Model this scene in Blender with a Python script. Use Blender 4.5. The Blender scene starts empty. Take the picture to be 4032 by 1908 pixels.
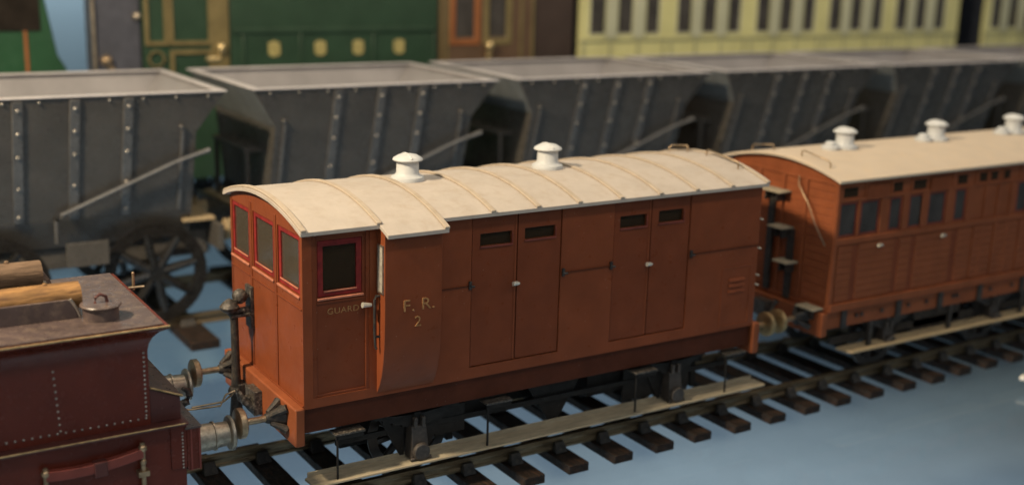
import bpy, bmesh, math, random
from mathutils import Vector, Matrix
random.seed(7)
R = math.radians
S = bpy.context.scene
COL = S.collection

# ------------------------------------------------------------------ camera, world, lamps, exposure
cam_d = bpy.data.cameras.new('camera'); cam = bpy.data.objects.new('camera', cam_d); COL.objects.link(cam)
yaw, pit, rol = 1.00268371, -0.240714603, 0.0285076891
Fv = Vector((math.cos(pit)*math.cos(yaw), math.cos(pit)*math.sin(yaw), math.sin(pit)))
Rv = Vector((math.sin(yaw), -math.cos(yaw), 0)); Uv = Rv.cross(Fv)
R2 = Rv*math.cos(rol)+Uv*math.sin(rol); U2 = Uv*math.cos(rol)-Rv*math.sin(rol)
M = Matrix((R2, U2, -Fv)).transposed().to_4x4()
M.translation = Vector((-5.06427874, -13.6450746, 6.61434451))
cam.matrix_world = M
cam_d.sensor_width = 36; cam_d.lens = 4662.4/4032*36
cam_d.clip_start = 0.1; cam_d.clip_end = 400
cam_d.dof.use_dof = True; cam_d.dof.focus_distance = 14.4; cam_d.dof.aperture_fstop = 0.235
S.camera = cam
S.view_settings.view_transform = 'Standard'; S.view_settings.look = 'None'
S.view_settings.exposure = 0; S.view_settings.gamma = 1; S.view_settings.use_curve_mapping = False
S.cycles.max_bounces = 8; S.cycles.transparent_max_bounces = 16
S.cycles.use_denoising = True

W = bpy.data.worlds.new('World'); S.world = W; W.use_nodes = True
bg = W.node_tree.nodes['Background']; bg.inputs[0].default_value = (0.80, 0.92, 1.0, 1); bg.inputs[1].default_value = 0.17

def lamp(name, pos, target, sx, sy, power, col):
    d = bpy.data.lights.new(name, 'AREA'); d.shape = 'RECTANGLE'; d.size = sx; d.size_y = sy
    d.energy = power; d.color = col
    o = bpy.data.objects.new(name, d); COL.objects.link(o)
    o.location = pos
    o.rotation_euler = (Vector(target)-Vector(pos)).to_track_quat('-Z', 'Y').to_euler()
    return o
lamp('key_lamp', (-13.6, -1.9, 17.1), (3, 0, 2), 1.5, 1.5, 7700, (1.0, 0.80, 0.54))
lamp('case_top_lamp', (18, 3.5, 16), (18, 2.8, 0), 34, 3.0, 1900, (1.0, 0.82, 0.60))
lamp('added_floor_fill', (-2, 2, -.75), (-2, 2, -6), 46, 26, 3300, (0.92, 0.97, 1.0))  # added fill without a real source, brightens the floor below the shelf
lamp('added_backdrop_fill', (6, 17.2, 8.5), (6, 19.3, 4.6), 40, 0.8, 1500, (0.95, 0.98, 1.0))  # unseen fill added to brighten the backdrop wall
lamp('case_front_lamp', (5, -7.6, 12.6), (5, -1.2, 1.6), 26, 1.3, 520, (1.0, 0.86, 0.68))
lamp('room_fill_lamp', (-6, -34, 22), (4, 2, 1), 22, 14, 1250, (0.90, 0.96, 1.0))

# ------------------------------------------------------------------ materials
def nt(name):
    m = bpy.data.materials.new(name); m.use_nodes = True
    t = m.node_tree; return m, t, t.nodes['Principled BSDF']
def ramp(t, src, p0, p1, c0, c1):
    r = t.nodes.new('ShaderNodeValToRGB'); r.color_ramp.elements[0].position = p0; r.color_ramp.elements[1].position = p1
    r.color_ramp.elements[0].color = (*c0, 1); r.color_ramp.elements[1].color = (*c1, 1)
    t.links.new(src, r.inputs[0]); return r
def noise(t, scale, detail=4, rough=.6, vec=None, stretch=None):
    tc = t.nodes.new('ShaderNodeTexCoord'); v = tc.outputs['Object']
    if stretch:
        mp = t.nodes.new('ShaderNodeMapping'); mp.inputs['Scale'].default_value = stretch
        t.links.new(v, mp.inputs[0]); v = mp.outputs[0]
    n = t.nodes.new('ShaderNodeTexNoise'); n.inputs['Scale'].default_value = scale
    n.inputs['Detail'].default_value = detail; n.inputs['Roughness'].default_value = rough
    t.links.new(v, n.inputs['Vector']); return n
def mixc(t, fac, a, b, mode='MIX'):
    mx = t.nodes.new('ShaderNodeMix'); mx.data_type = 'RGBA'; mx.blend_type = mode
    for s, v in ((0, fac), (6, a), (7, b)):
        if hasattr(v, 'links') or isinstance(v, bpy.types.NodeSocket): t.links.new(v, mx.inputs[s])
        elif isinstance(v, (int, float)): mx.inputs[s].default_value = v
        else: mx.inputs[s].default_value = (*v, 1)
    return mx.outputs[2]
def paint(name, rgb, rough=.5, spec=.4, var=.25, bump=.15, dust=.0, metal=0, scale=3.0, dirt=None, dirt_amt=.0, stretch=None, bscale=60, dustcol=(.55,.5,.42), coat=0):
    m, t, b = nt(name)
    n = noise(t, scale, 5, .65, stretch=stretch)
    lo = tuple(c*(1-var) for c in rgb); hi = tuple(min(1, c*(1+var)) for c in rgb)
    col = ramp(t, n.outputs['Fac'], .3, .7, lo, hi).outputs[0]
    if dirt:
        n2 = noise(t, scale*2.3, 6, .7, stretch=stretch)
        f = ramp(t, n2.outputs['Fac'], .48, .72, (0,0,0), (dirt_amt,)*3).outputs[0]
        col = mixc(t, f, col, dirt)
    if dust:
        tc = t.nodes.new('ShaderNodeTexCoord'); v = t.nodes.new('ShaderNodeTexVoronoi'); v.inputs['Scale'].default_value = 11
        t.links.new(tc.outputs['Object'], v.inputs['Vector'])
        f = ramp(t, v.outputs['Distance'], .035, .075, (dust,)*3, (0,0,0)).outputs[0]
        n3 = noise(t, 2.1, 2); g = ramp(t, n3.outputs['Fac'], .47, .6, (0,0,0), (1,1,1)).outputs[0]
        f = mixc(t, 1.0, f, g, 'MULTIPLY')
        col = mixc(t, f, col, dustcol)
    t.links.new(col, b.inputs['Base Color'])
    nr = noise(t, 8, 4)
    rr = ramp(t, nr.outputs['Fac'], .3, .7, (max(.03, rough-.1),)*3, (min(1, rough+.12),)*3)
    t.links.new(rr.outputs[0], b.inputs['Roughness'])
    b.inputs['Specular IOR Level'].default_value = spec; b.inputs['Metallic'].default_value = metal
    b.inputs['Coat Weight'].default_value = coat; b.inputs['Coat Roughness'].default_value = .25
    if bump:
        nb = noise(t, bscale, 4, .6, stretch=stretch); bp = t.nodes.new('ShaderNodeBump')
        bp.inputs['Strength'].default_value = bump; bp.inputs['Distance'].default_value = .02
        t.links.new(nb.outputs['Fac'], bp.inputs['Height']); t.links.new(bp.outputs[0], b.inputs['Normal'])
    return m
def glassy(name, tint, refl=.12, rough=.08, trans=.35):
    m, t, b = nt(name)
    b.inputs['Base Color'].default_value = (*tint, 1); b.inputs['Roughness'].default_value = rough
    b.inputs['Specular IOR Level'].default_value = .6 if trans > .32 else .2
    n = noise(t, 25, 5); f = ramp(t, n.outputs['Fac'], .5, .75, tint, tuple(min(1, c*1.35+.012) for c in tint)).outputs[0]
    t.links.new(f, b.inputs['Base Color'])
    tr = t.nodes.new('ShaderNodeBsdfTransparent'); mx = t.nodes.new('ShaderNodeMixShader'); mx.inputs[0].default_value = 1-trans
    t.links.new(tr.outputs[0], mx.inputs[1]); t.links.new(b.outputs[0], mx.inputs[2])
    t.links.new(mx.outputs[0], t.nodes['Material Output'].inputs[0]); return m

MT = dict(
 brown=paint('brown_paint', (.205,.054,.0205), .36, .25, .13, .06, .5, scale=2.2),
 brown2=paint('brown_door_paint', (.180,.046,.0178), .35, .25, .13, .06, .5, scale=2.6),
 brown_dk=paint('brown_solebar_paint', (.075,.021,.010), .55, .15, .2, .1, .35),
 orange=paint('chestnut_paint', (.230,.069,.028), .42, .2, .15, .06, .4),
 cream=paint('cream_roof_paint', (.425,.378,.332), .75, .2, .07, .1, 0, dirt=(.33,.265,.195), dirt_amt=.45, scale=2.3),
 creamrib=paint('tan_roof_rib', (.405,.34,.27), .75, .2, .08, .1, 0, dirt=(.26,.20,.14), dirt_amt=.5, scale=4),  # darker tan than the roof, with browner mottling
 creamb=paint('plain_cream_roof_paint', (.51,.425,.33), .75, .2, .05, .08, 0, dirt=(.62,.47,.3), dirt_amt=.35, scale=2),
 white=paint('white_paint', (.52,.535,.54), .45, .4, .05, .06),
 red=paint('red_window_paint', (.21,.020,.018), .45, .3, .35, .1, .4, scale=9),
 redsill=paint('pale_red_sill', (.44,.165,.10), .5, .4, .25, .1, scale=9),  # paler than the red of the window frames
 iron=paint('black_iron', (.022,.020,.019), .5, .5, .5, .4, .25, scale=9, dirt=(.16,.12,.08), dirt_amt=.45),
 darkiron=paint('deep_black_iron', (.014,.0125,.0115), .6, .3, .4, .3, .2, scale=9),  # blacker than the plain iron, without its brown patches
 boxiron=paint('axlebox_iron', (.040,.034,.030), .45, .5, .3, .2, .2, scale=9, dirt=(.12,.10,.085), dirt_amt=.5),
 ironr=paint('worn_black_iron', (.030,.026,.022), .42, .5, .5, .5, .2, scale=12, dirt=(.30,.26,.22), dirt_amt=.75),
 brass=paint('tarnished_brass', (.46,.33,.17), .42, .5, .35, .3, metal=.85, scale=7, dirt=(.08,.06,.04), dirt_amt=.4),
 bronze=paint('worn_bronze', (.44,.32,.20), .36, .5, .3, .2, metal=.8, scale=7, dirt=(.09,.07,.05), dirt_amt=.55),
 steel=paint('dull_steel', (.44,.38,.30), .38, .5, .25, .2, metal=.85, scale=9, dirt=(.06,.05,.05), dirt_amt=.5),
 silver=paint('silver_handle', (.62,.60,.52), .4, .5, .2, .2, metal=.5),
 board=paint('weathered_step_board', (.33,.285,.205), .8, .2, .2, .1, .2, scale=4, dirt=(.14,.115,.08), dirt_amt=.5, stretch=(.6,3,3), bscale=40),
 boardb=paint('tan_step_board', (.42,.32,.19), .8, .2, .15, .4, scale=3, stretch=(.5,3,3)),
 sleeper=paint('dark_stained_sleeper', (.014,.0115,.0105), .65, .2, .45, .5, .15, scale=4, dirt=(.13,.06,.032), dirt_amt=.5, stretch=(3,.7,3), bscale=30),
 rail=paint('rail_metal', (.21,.155,.092), .38, .5, .3, .08, metal=.7, scale=3, dirt=(.05,.04,.03), dirt_amt=.8, stretch=(.4,2,2)),
 glass=glassy('dusty_window_glass', (.085,.072,.055), trans=.35),
 glassd=glassy('dim_door_glass', (.040,.026,.014), trans=.3),
 dark=paint('dark_interior', (.02,.016,.013), .8, .1, .3, 0),
 gold=paint('faded_gold_lettering', (.36,.19,.075), .6, .3, .35, .1, scale=26, dirt=(.225,.065,.026), dirt_amt=.9),
 maroon=paint('maroon_paint', (.115,.0225,.013), .22, .35, .2, .03, .25, scale=1.6, coat=.05),
 maroond=paint('dark_maroon_paint', (.08,.024,.02), .35, .5, .25, .06, .5, scale=2),
 maroontop=paint('dusty_maroon_top', (.080,.058,.056), .32, .55, .25, .08, .7, scale=3, dirt=(.23,.17,.13), dirt_amt=.6),
 spring=paint('red_spring_paint', (.19,.042,.03), .4, .45, .3, .1),
 logy=paint('yellow_bark', (.25,.135,.050), .6, .35, .45, .6, scale=4, dirt=(.09,.045,.025), dirt_amt=.9, stretch=(.5,2.5,2.5), bscale=14),
 logb=paint('brown_bark', (.16,.105,.068), .75, .3, .35, .7, scale=5, dirt=(.07,.045,.03), dirt_amt=.9, stretch=(.5,2.5,2.5), bscale=14),
 coal=paint('coal', (.05,.047,.043), .3, .6, .7, .8, scale=14, dirt=(.55,.5,.42), dirt_amt=.5),
 rivet=paint('pale_rivet_metal', (.40,.37,.33), .3, .5, .2, 0, metal=.6),
 hop=paint('charcoal_hopper_paint', (.078,.072,.064), .3, .5, .25, .15, .15, scale=1.2, dirt=(.12,.10,.09), dirt_amt=.35),
 hoplin=paint('lit_hopper_inside', (.24,.232,.24), .5, .4, .18, .1, scale=1.2),  # lighter than the outside grey, standing in for light falling inside
 hopin=paint('lit_hopper_rim', (.46,.44,.45), .45, .5, .18, .1, scale=1.2),  # rim grey lightened, top light on the flange put into the colour
 hopend=paint('lit_hopper_end', (.17,.18,.18), .4, .5, .25, .1, scale=1.6),  # wagon grey lightened, the light caught by the end plates is painted in
 hopst=paint('hopper_strap_metal', (.14,.135,.13), .3, .6, .25, .1, metal=.35, scale=3),
 wheeld=paint('black_spoke_paint', (.014,.013,.012), .3, .5, .3, 0),
 wheel=paint('dark_wheel_metal', (.030,.026,.024), .35, .5, .3, .1),
 tread=paint('wheel_tread', (.26,.21,.15), .35, .5, .3, .1, metal=.6),
 rimdark=paint('dark_rim_metal', (.036,.031,.027), .28, .5, .3, .05, metal=.6),
 green=paint('dark_green_paint', (.024,.054,.031), .4, .45, .2, .05, scale=1),
 greenl=paint('bright_green_paint', (.022,.075,.034), .4, .45, .2, .05, scale=1),
 olive=paint('olive_lining', (.17,.135,.058), .4, .5, .2, .05),
 brassb=paint('bright_brass', (.75,.58,.30), .25, .5, .15, .05, metal=.8),
 teak=paint('teak_paint', (.11,.068,.042), .45, .4, .2, .05, scale=1),
 teakd=paint('dark_teak_paint', (.052,.036,.030), .45, .4, .2, .05, scale=1),
 teako=paint('orange_teak', (.27,.10,.035), .45, .4, .2, .05, scale=1),
 crest=paint('gold_crest', (.36,.31,.125), .5, .4, .5, 0, scale=22),
 greyu=paint('grey_violet_paint', (.075,.078,.098), .4, .45, .3, .05, scale=1.5),
 yellow=paint('yellow_green_paint', (.62,.60,.29), .45, .4, .12, .04, scale=.8),
 yellowd=paint('yellow_green_moulding', (.42,.42,.24), .45, .4, .15, .04, scale=.8),
 pillar=paint('pale_green_pillar', (.50,.51,.37), .45, .4, .1, .04, scale=.8),
 winr=paint('dark_window_glass', (.055,.050,.046), .14, .35, .4, 0, scale=1.5),
 endnavy=paint('dark_navy_end', (.022,.026,.036), .4, .4, .3, 0),
 wall=paint('blue_grey_backboard', (.29,.40,.475), .8, .2, .04, .03, scale=.2),
 floor=paint('blue_case_floor', (.170,.235,.305), .7, .3, .14, .03, scale=.16),
 plastic=paint('white_plastic', (.80,.78,.72), .35, .5, .05, .03),
)
# glass shelf: clear sheet with a Fresnel sheen
m, t, b = nt('clear_glass'); tr = t.nodes.new('ShaderNodeBsdfTransparent'); gl = t.nodes.new('ShaderNodeBsdfGlossy')
gl.inputs['Roughness'].default_value = .04; fr = t.nodes.new('ShaderNodeFresnel'); fr.inputs[0].default_value = 1.3
tr.inputs[0].default_value = (.97,.985,.985,1)
mx = t.nodes.new('ShaderNodeMixShader'); ge = t.nodes.new('ShaderNodeNewGeometry'); sb = t.nodes.new('ShaderNodeMath'); sb.operation = 'SUBTRACT'; sb.inputs[0].default_value = 1
t.links.new(ge.outputs['Backfacing'], sb.inputs[1]); ml = t.nodes.new('ShaderNodeMath'); ml.operation = 'MULTIPLY'
t.links.new(fr.outputs[0], ml.inputs[0]); t.links.new(sb.outputs[0], ml.inputs[1])
t.links.new(ml.outputs[0], mx.inputs[0]); t.links.new(tr.outputs[0], mx.inputs[1]); t.links.new(gl.outputs[0], mx.inputs[2])
t.links.new(mx.outputs[0], t.nodes['Material Output'].inputs[0]); MT['clear'] = m

# ------------------------------------------------------------------ mesh helpers
def world_off(o):
    v = Vector((0, 0, 0))
    while o is not None: v += o.location; o = o.parent
    return v
class MB:
    def __init__(s): s.bm = bmesh.new()
    def box(s, x0, x1, y0, y1, z0, z1):
        v = [s.bm.verts.new(p) for p in ((x0,y0,z0),(x1,y0,z0),(x1,y1,z0),(x0,y1,z0),(x0,y0,z1),(x1,y0,z1),(x1,y1,z1),(x0,y1,z1))]
        for f in ((0,3,2,1),(4,5,6,7),(0,1,5,4),(1,2,6,5),(2,3,7,6),(3,0,4,7)): s.bm.faces.new([v[i] for i in f])
        return s
    def hexa(s, pts):          # 8 points: bottom 4 then top 4
        v = [s.bm.verts.new(p) for p in pts]
        for f in ((0,3,2,1),(4,5,6,7),(0,1,5,4),(1,2,6,5),(2,3,7,6),(3,0,4,7)): s.bm.faces.new([v[i] for i in f])
        return s
    def prism(s, pts, axis, a, b):    # polygon pts (2D) extruded along axis from a to b
        def mk(p, q):
            return {'x': (q, p[0], p[1]), 'y': (p[0], q, p[1]), 'z': (p[0], p[1], q)}[axis]
        A = [s.bm.verts.new(mk(p, a)) for p in pts]; B = [s.bm.verts.new(mk(p, b)) for p in pts]
        n = len(pts); s.bm.faces.new(A); s.bm.faces.new(B[::-1])
        for i in range(n): s.bm.faces.new((A[i], A[(i+1) % n], B[(i+1) % n], B[i]))
        return s
    def lathe(s, prof, c, axis='z', n=20, a0=0):   # prof: (radius, along)
        rings = []
        for r, h in prof:
            ring = []
            for i in range(n):
                a = 2*math.pi*i/n+a0; u, v = max(r, 1e-4)*math.cos(a), max(r, 1e-4)*math.sin(a)
                p = {'z': (u, v, h), 'x': (h, u, v), 'y': (u, h, v)}[axis]
                ring.append(s.bm.verts.new((p[0]+c[0], p[1]+c[1], p[2]+c[2])))
            rings.append(ring)
        for k in range(len(rings)-1):
            for i in range(n): s.bm.faces.new((rings[k][i], rings[k][(i+1) % n], rings[k+1][(i+1) % n], rings[k+1][i]))
        s.bm.faces.new(rings[0][::-1]); s.bm.faces.new(rings[-1]); return s
    def tube(s, path, r, n=8):
        P = [Vector(p) for p in path]; rings = []
        for i, p in enumerate(P):
            d = (P[min(i+1, len(P)-1)]-P[max(i-1, 0)]).normalized()
            up = Vector((0,0,1)) if abs(d.z) < .9 else Vector((1,0,0))
            a = d.cross(up).normalized(); c = a.cross(d)
            rr = r[i] if isinstance(r, (list, tuple)) else r
            rings.append([s.bm.verts.new(p+a*rr*math.cos(2*math.pi*k/n)+c*rr*math.sin(2*math.pi*k/n)) for k in range(n)])
        for k in range(len(rings)-1):
            for i in range(n): s.bm.faces.new((rings[k][i], rings[k][(i+1) % n], rings[k+1][(i+1) % n], rings[k+1][i]))
        s.bm.faces.new(rings[0][::-1]); s.bm.faces.new(rings[-1]); return s
    def ball(s, c, r, sq=(1,1,1), u=12, v=8):
        Mx = Matrix.Translation(Vector(c)) @ Matrix.Diagonal((*sq, 1))
        bmesh.ops.create_uvsphere(s.bm, u_segments=u, v_segments=v, radius=r, matrix=Mx); return s
    def wall(s, axis, pos, thick, u0, u1, v0, v1, holes, extra_u=()):
        """plate with rectangular holes: axis 'y' -> spans x,z ; axis 'x' -> spans y,z; from pos to pos+thick"""
        us = sorted(set([u0, u1]+[h[0] for h in holes]+[h[1] for h in holes]+list(extra_u))); vs = sorted(set([v0, v1]+[h[2] for h in holes]+[h[3] for h in holes]))
        def pt(u, v, d): return (u, d, v) if axis == 'y' else (d, u, v)
        cache = {}
        def V(u, v, d):
            k = (round(u, 5), round(v, 5), d)
            if k not in cache: cache[k] = s.bm.verts.new(pt(u, v, pos+(thick if d else 0)))
            return cache[k]
        def hole(i, j):
            if i < 0 or j < 0 or i >= len(us)-1 or j >= len(vs)-1: return True
            uc, vc = (us[i]+us[i+1])/2, (vs[j]+vs[j+1])/2
            return any(h[0] < uc < h[1] and h[2] < vc < h[3] for h in holes)
        for i in range(len(us)-1):
            for j in range(len(vs)-1):
                if hole(i, j): continue
                a, b_, c, d_ = us[i], us[i+1], vs[j], vs[j+1]
                s.bm.faces.new((V(a,c,0), V(b_,c,0), V(b_,d_,0), V(a,d_,0))); s.bm.faces.new((V(a,c,1), V(a,d_,1), V(b_,d_,1), V(b_,c,1)))
                for (di, dj, e) in ((-1,0,((a,c),(a,d_))), (1,0,((b_,c),(b_,d_))), (0,-1,((a,c),(b_,c))), (0,1,((a,d_),(b_,d_)))):
                    if hole(i+di, j+dj):
                        (p, q), (p2, q2) = e; s.bm.faces.new((V(p,q,0), V(p2,q2,0), V(p2,q2,1), V(p,q,1)))
        return s
    def frame(s, axis, pos, thick, u0, u1, v0, v1, w):
        return s.wall(axis, pos, thick, u0, u1, v0, v1, [(u0+w, u1-w, v0+w, v1-w)])
    def build(s, name, mat, parent=None, smooth=40, bevel=0):
        bmesh.ops.recalc_face_normals(s.bm, faces=s.bm.faces[:])
        off = world_off(parent) if parent else Vector((0,0,0))
        bmesh.ops.translate(s.bm, verts=s.bm.verts[:], vec=-off)
        me = bpy.data.meshes.new(name); s.bm.to_mesh(me); s.bm.free()
        me.materials.append(MT[mat])
        if smooth:
            for p in me.polygons: p.use_smooth = True
            me.set_sharp_from_angle(angle=R(smooth))
        o = bpy.data.objects.new(name, me); COL.objects.link(o)
        if parent: o.parent = parent
        if bevel:
            md = o.modifiers.new('Bevel', 'BEVEL'); md.width = bevel; md.segments = 2; md.limit_method = 'ANGLE'; md.angle_limit = R(35)
        return o
def merge(dst, src):
    k = len(dst.data.materials); dst.data.materials.append(src.data.materials[0])
    for p in src.data.polygons: p.material_index = k
    bm = bmesh.new(); bm.from_mesh(dst.data); bm.from_mesh(src.data); bm.to_mesh(dst.data); bm.free()
    me = src.data; bpy.data.objects.remove(src); bpy.data.meshes.remove(me)
def tag(o, label=None, cat=None, group=None, kind=None):
    for k, v in (('label', label), ('category', cat), ('group', group), ('kind', kind)):
        if v: o[k] = v
    return o
def empty(name, loc, label, cat, group=None):
    o = bpy.data.objects.new(name, None); COL.objects.link(o); o.location = loc; return tag(o, label, cat, group)
def kids(o): return [c for c in bpy.data.objects if c.parent == o]
def copy_tree(o, parent=None):
    c = o.copy(); COL.objects.link(c); c.parent = parent
    for ch in kids(o): copy_tree(ch, c)
    return c
def letters(txt, size, x, y, z, parent, mat='gold', name='lettering', sx=1.0, thick=.004):
    cu = bpy.data.curves.new(name, 'FONT'); cu.body = txt; cu.size = size; cu.extrude = thick; cu.space_character = 1.08
    o = bpy.data.objects.new('tmp_text', cu); COL.objects.link(o); bpy.context.view_layer.update()
    dg = bpy.context.evaluated_depsgraph_get(); me = bpy.data.meshes.new_from_object(o.evaluated_get(dg))
    bpy.data.objects.remove(o); bpy.data.curves.remove(cu)
    off = world_off(parent)
    me.transform(Matrix.Translation(Vector((x, y, z))-off) @ Matrix.Rotation(R(90), 4, 'X') @ Matrix.Diagonal((sx, 1, 1, 1)))
    me.materials.clear(); me.materials.append(MT[mat])
    o = bpy.data.objects.new(name, me); COL.objects.link(o); o.parent = parent; return o

def arc(y, top, k): return top-k*y*y
def roof_mesh(mb, x0, x1, yw, top, k, th, y0=None, n=24):
    ya = -yw if y0 is None else y0
    ys = [ya+(yw-ya)*i/n for i in range(n+1)]
    pts = [(y, arc(y, top, k)) for y in ys]+[(y, arc(y, top, k)-th) for y in reversed(ys)]
    A = [mb.bm.verts.new((x0, y, z)) for y, z in pts]; B = [mb.bm.verts.new((x1, y, z)) for y, z in pts]; N = len(pts)
    for i in range(N): mb.bm.faces.new((A[i], A[(i+1) % N], B[(i+1) % N], B[i]))
    for Q in (A, B):
        for i in range(n): mb.bm.faces.new((Q[i], Q[i+1], Q[N-2-i], Q[N-1-i]))

# ------------------------------------------------------------------ the setting
b_ = MB(); b_.box(-60, 90, -60, 19, -6.2, -6); tag(b_.build('case_floor', 'floor', smooth=0), kind='structure')
b_ = MB(); b_.box(-60, 90, 19, 19.4, -6.1, 40); tag(b_.build('backdrop_wall', 'wall', smooth=0), kind='structure')
b_ = MB(); b_.box(-40, 60, -9, 18.8, -.45, -.33); tag(b_.build('glass_shelf', 'clear', smooth=0), kind='structure')

# ------------------------------------------------------------------ tracks
def track(label, yn, yf, x0, x1, sl_x0, pitch, sw, sl_y0, sl_y1, rh, rw, ztop_s, group):
    root = empty('railway_track', (0, (yn+yf)/2, -.33), label, 'railway track', group)
    for y in (yn, yf):
        hw = rw/2; web = rw*.2
        prof = [(-hw,0),(hw,0),(hw,-rh*.32),(web,-rh*.45),(web,-rh*.72),(hw*.85,-rh*.8),(hw*.85,-rh),(-hw*.85,-rh),(-hw*.85,-rh*.8),(-web,-rh*.72),(-web,-rh*.45),(-hw,-rh*.32)]
        m_ = MB(); m_.prism([(y+a, c) for a, c in prof], 'x', x0, x1); m_.build('rail', 'rail', root, 30, bevel=.006)
    first = None; k = 0
    while sl_x0+k*pitch < x1-.5:
        x = sl_x0+k*pitch+random.uniform(-.02, .02); k += 1
        if first is None:
            m_ = MB(); m_.box(x, x+sw, sl_y0, sl_y1, -.33, ztop_s)
            first = m_.build('sleeper', 'sleeper', root, 30, bevel=.012); fx = x
            for y in (yn, yf):
                c = MB(); hw = rw/2
                for sgn in (-1, 1):
                    ya, yb = y+sgn*hw*1.02, y+sgn*(hw+.13)
                    c.hexa([(x+sw*.2, min(ya,yb), ztop_s), (x+sw*.8, min(ya,yb), ztop_s), (x+sw*.8, max(ya,yb), ztop_s), (x+sw*.2, max(ya,yb), ztop_s)] +
                           [(x+sw*.28, y+sgn*hw*1.02-(.05 if sgn < 0 else 0), -rh*.3), (x+sw*.72, y+sgn*hw*1.02-(.05 if sgn < 0 else 0), -rh*.3), (x+sw*.72, y+sgn*hw*1.02+(.05 if sgn > 0 else 0), -rh*.3), (x+sw*.28, y+sgn*hw*1.02+(.05 if sgn > 0 else 0), -rh*.3)])
                c.build('rail_chair', 'iron', first, 30, bevel=.01)
        else:
            o = copy_tree(first, root); o.location = (x-fx, random.uniform(-.03, .03), 0)
    return root
track('dark sleepered track carrying the brown guard\'s van and maroon tender, nearest the glass', -.885, .785, -9, 30, -9.76+.06, .748, .33, -1.47, 1.34, .185, .080, -.20, 'model railway tracks')
track('wider gauge track under the charcoal hopper wagons', 7.0, 9.6, -14, 42, -12.5, 1.9, .52, 5.85, 10.7, .2, .13, -.18, 'model railway tracks')
track('rearmost track beneath the green and yellow carriages', 13.6, 16.2, -14, 60, -13.2, 1.45, .62, 12.6, 17.2, .2, .13, -.18, 'model railway tracks')

# ------------------------------------------------------------------ shared vehicle pieces
def vent(root, x, y, z, side_plug=False):
    m_ = MB(); m_.lathe([(.215,-.03),(.225,.02),(.215,.05),(.17,.07),(.15,.10),(.145,.255),(.0,.26)], (x,y,z), 'z', 28)
    if side_plug:
        m_.lathe([(.15,-.04),(.15,.05),(.09,.07),(.09,.11),(.06,.13),(0,.135)], (x-.33,y,z), 'z', 20)
        m_.box(x-.25, x-.1, y-.05, y+.05, z-.03, z+.03)
    v = m_.build('ventilator', 'white', root, 40)
    c = MB(); c.lathe([(.0,.25),(.15,.252),(.192,.262),(.20,.275),(.19,.295),(.12,.335),(.0,.352)], (x,y,z), 'z', 28)
    c.tube([(x-.02+.01*s, y+.185*s, z+.352-.055*s*s) for s in (-1,-.6,-.2,.2,.6,1)], .014, 6)
    c.build('cap', 'white', v, 40); return v
def buffer(root, x0, y, z, dirn, mat_head='bronze', L=.58, head_r=.185, housing='iron'):
    """buffer standing on headstock face x0, pointing along dirn (+1/-1)"""
    d = dirn
    h = MB(); h.lathe([(.13,0),(.13,d*.03),(.105,d*.06),(.075,d*.16),(.07,d*.2),(.055,d*.23)], (x0,y,z), 'x', 16)
    for a in range(4):
        an = R(45+90*a); cy, cz = math.cos(an), math.sin(an)
        h.tube([(x0+d*.005, y+cy*.2, z+cz*.2), (x0+d*.05, y+cy*.16, z+cz*.16), (x0+d*.18, y+cy*.07, z+cz*.07)], [.055,.05,.03], 8)
        h.lathe([(.03,d*.05),(.03,d*.075)], (x0, y+cy*.17, z+cz*.17), 'x', 6)
    b = h.build('buffer', housing, root, 40)
    s_ = MB(); s_.tube([(x0+d*.2,y,z),(x0+d*(L-.03),y,z)], .042, 10); s_.build('shank', 'bronze', b, 40)
    k = MB(); k.lathe([(.05,d*(L-.09)),(head_r*.9,d*(L-.085)),(head_r,d*(L-.07)),(head_r,d*(L-.005)),(head_r*.85,d*(L+.012)),(0,d*(L+.022))], (x0,y,z), 'x', 28)
    k.build('buffer_head', mat_head, b, 40); return b
def wheelset(root, x, ys, r, axle_z, spokes=8, mat='wheel', name='wheel', flange=1):
    for y, s in ys:
        m_ = MB(); w = .1
        # rim ring
        prof = [(r*.82,-w/2),(r,-w/2),(r,w/2-.03),(r*1.06,w/2-.03),(r*1.06,w/2),(r*.82,w/2)]
        n = 40; rings = []
        for rr, h in prof:
            rings.append([m_.bm.verts.new((x+rr*math.cos(2*math.pi*i/n), y+s*h, axle_z+rr*math.sin(2*math.pi*i/n))) for i in range(n)])
        for k in range(len(rings)):
            for i in range(n): m_.bm.faces.new((rings[k][i], rings[k][(i+1) % n], rings[(k+1) % 6][(i+1) % n], rings[(k+1) % 6][i]))
        wo = m_.build(name, 'wheel' if r < .7 else 'rimdark', root, 40)
        c = MB(); c.lathe([(r*.24,-.07),(r*.2,.05),(r*.1,.055)], (x,y,axle_z), 'y', 16)
        for i in range(spokes):
            a = 2*math.pi*i/spokes+.2; ca, sa = math.cos(a), math.sin(a)
            c.tube([(x+ca*r*.15, y, axle_z+sa*r*.15), (x+ca*r*.86, y, axle_z+sa*r*.86)], [r*.11, r*.085], 8)
        c.build('spokes', 'wheel' if r < .7 else 'wheeld', wo, 40)
    a = MB(); a.tube([(x, ys[0][0], axle_z), (x, ys[-1][0], axle_z)], .06, 10); a.build('axle', 'wheel', root, 40)
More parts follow.
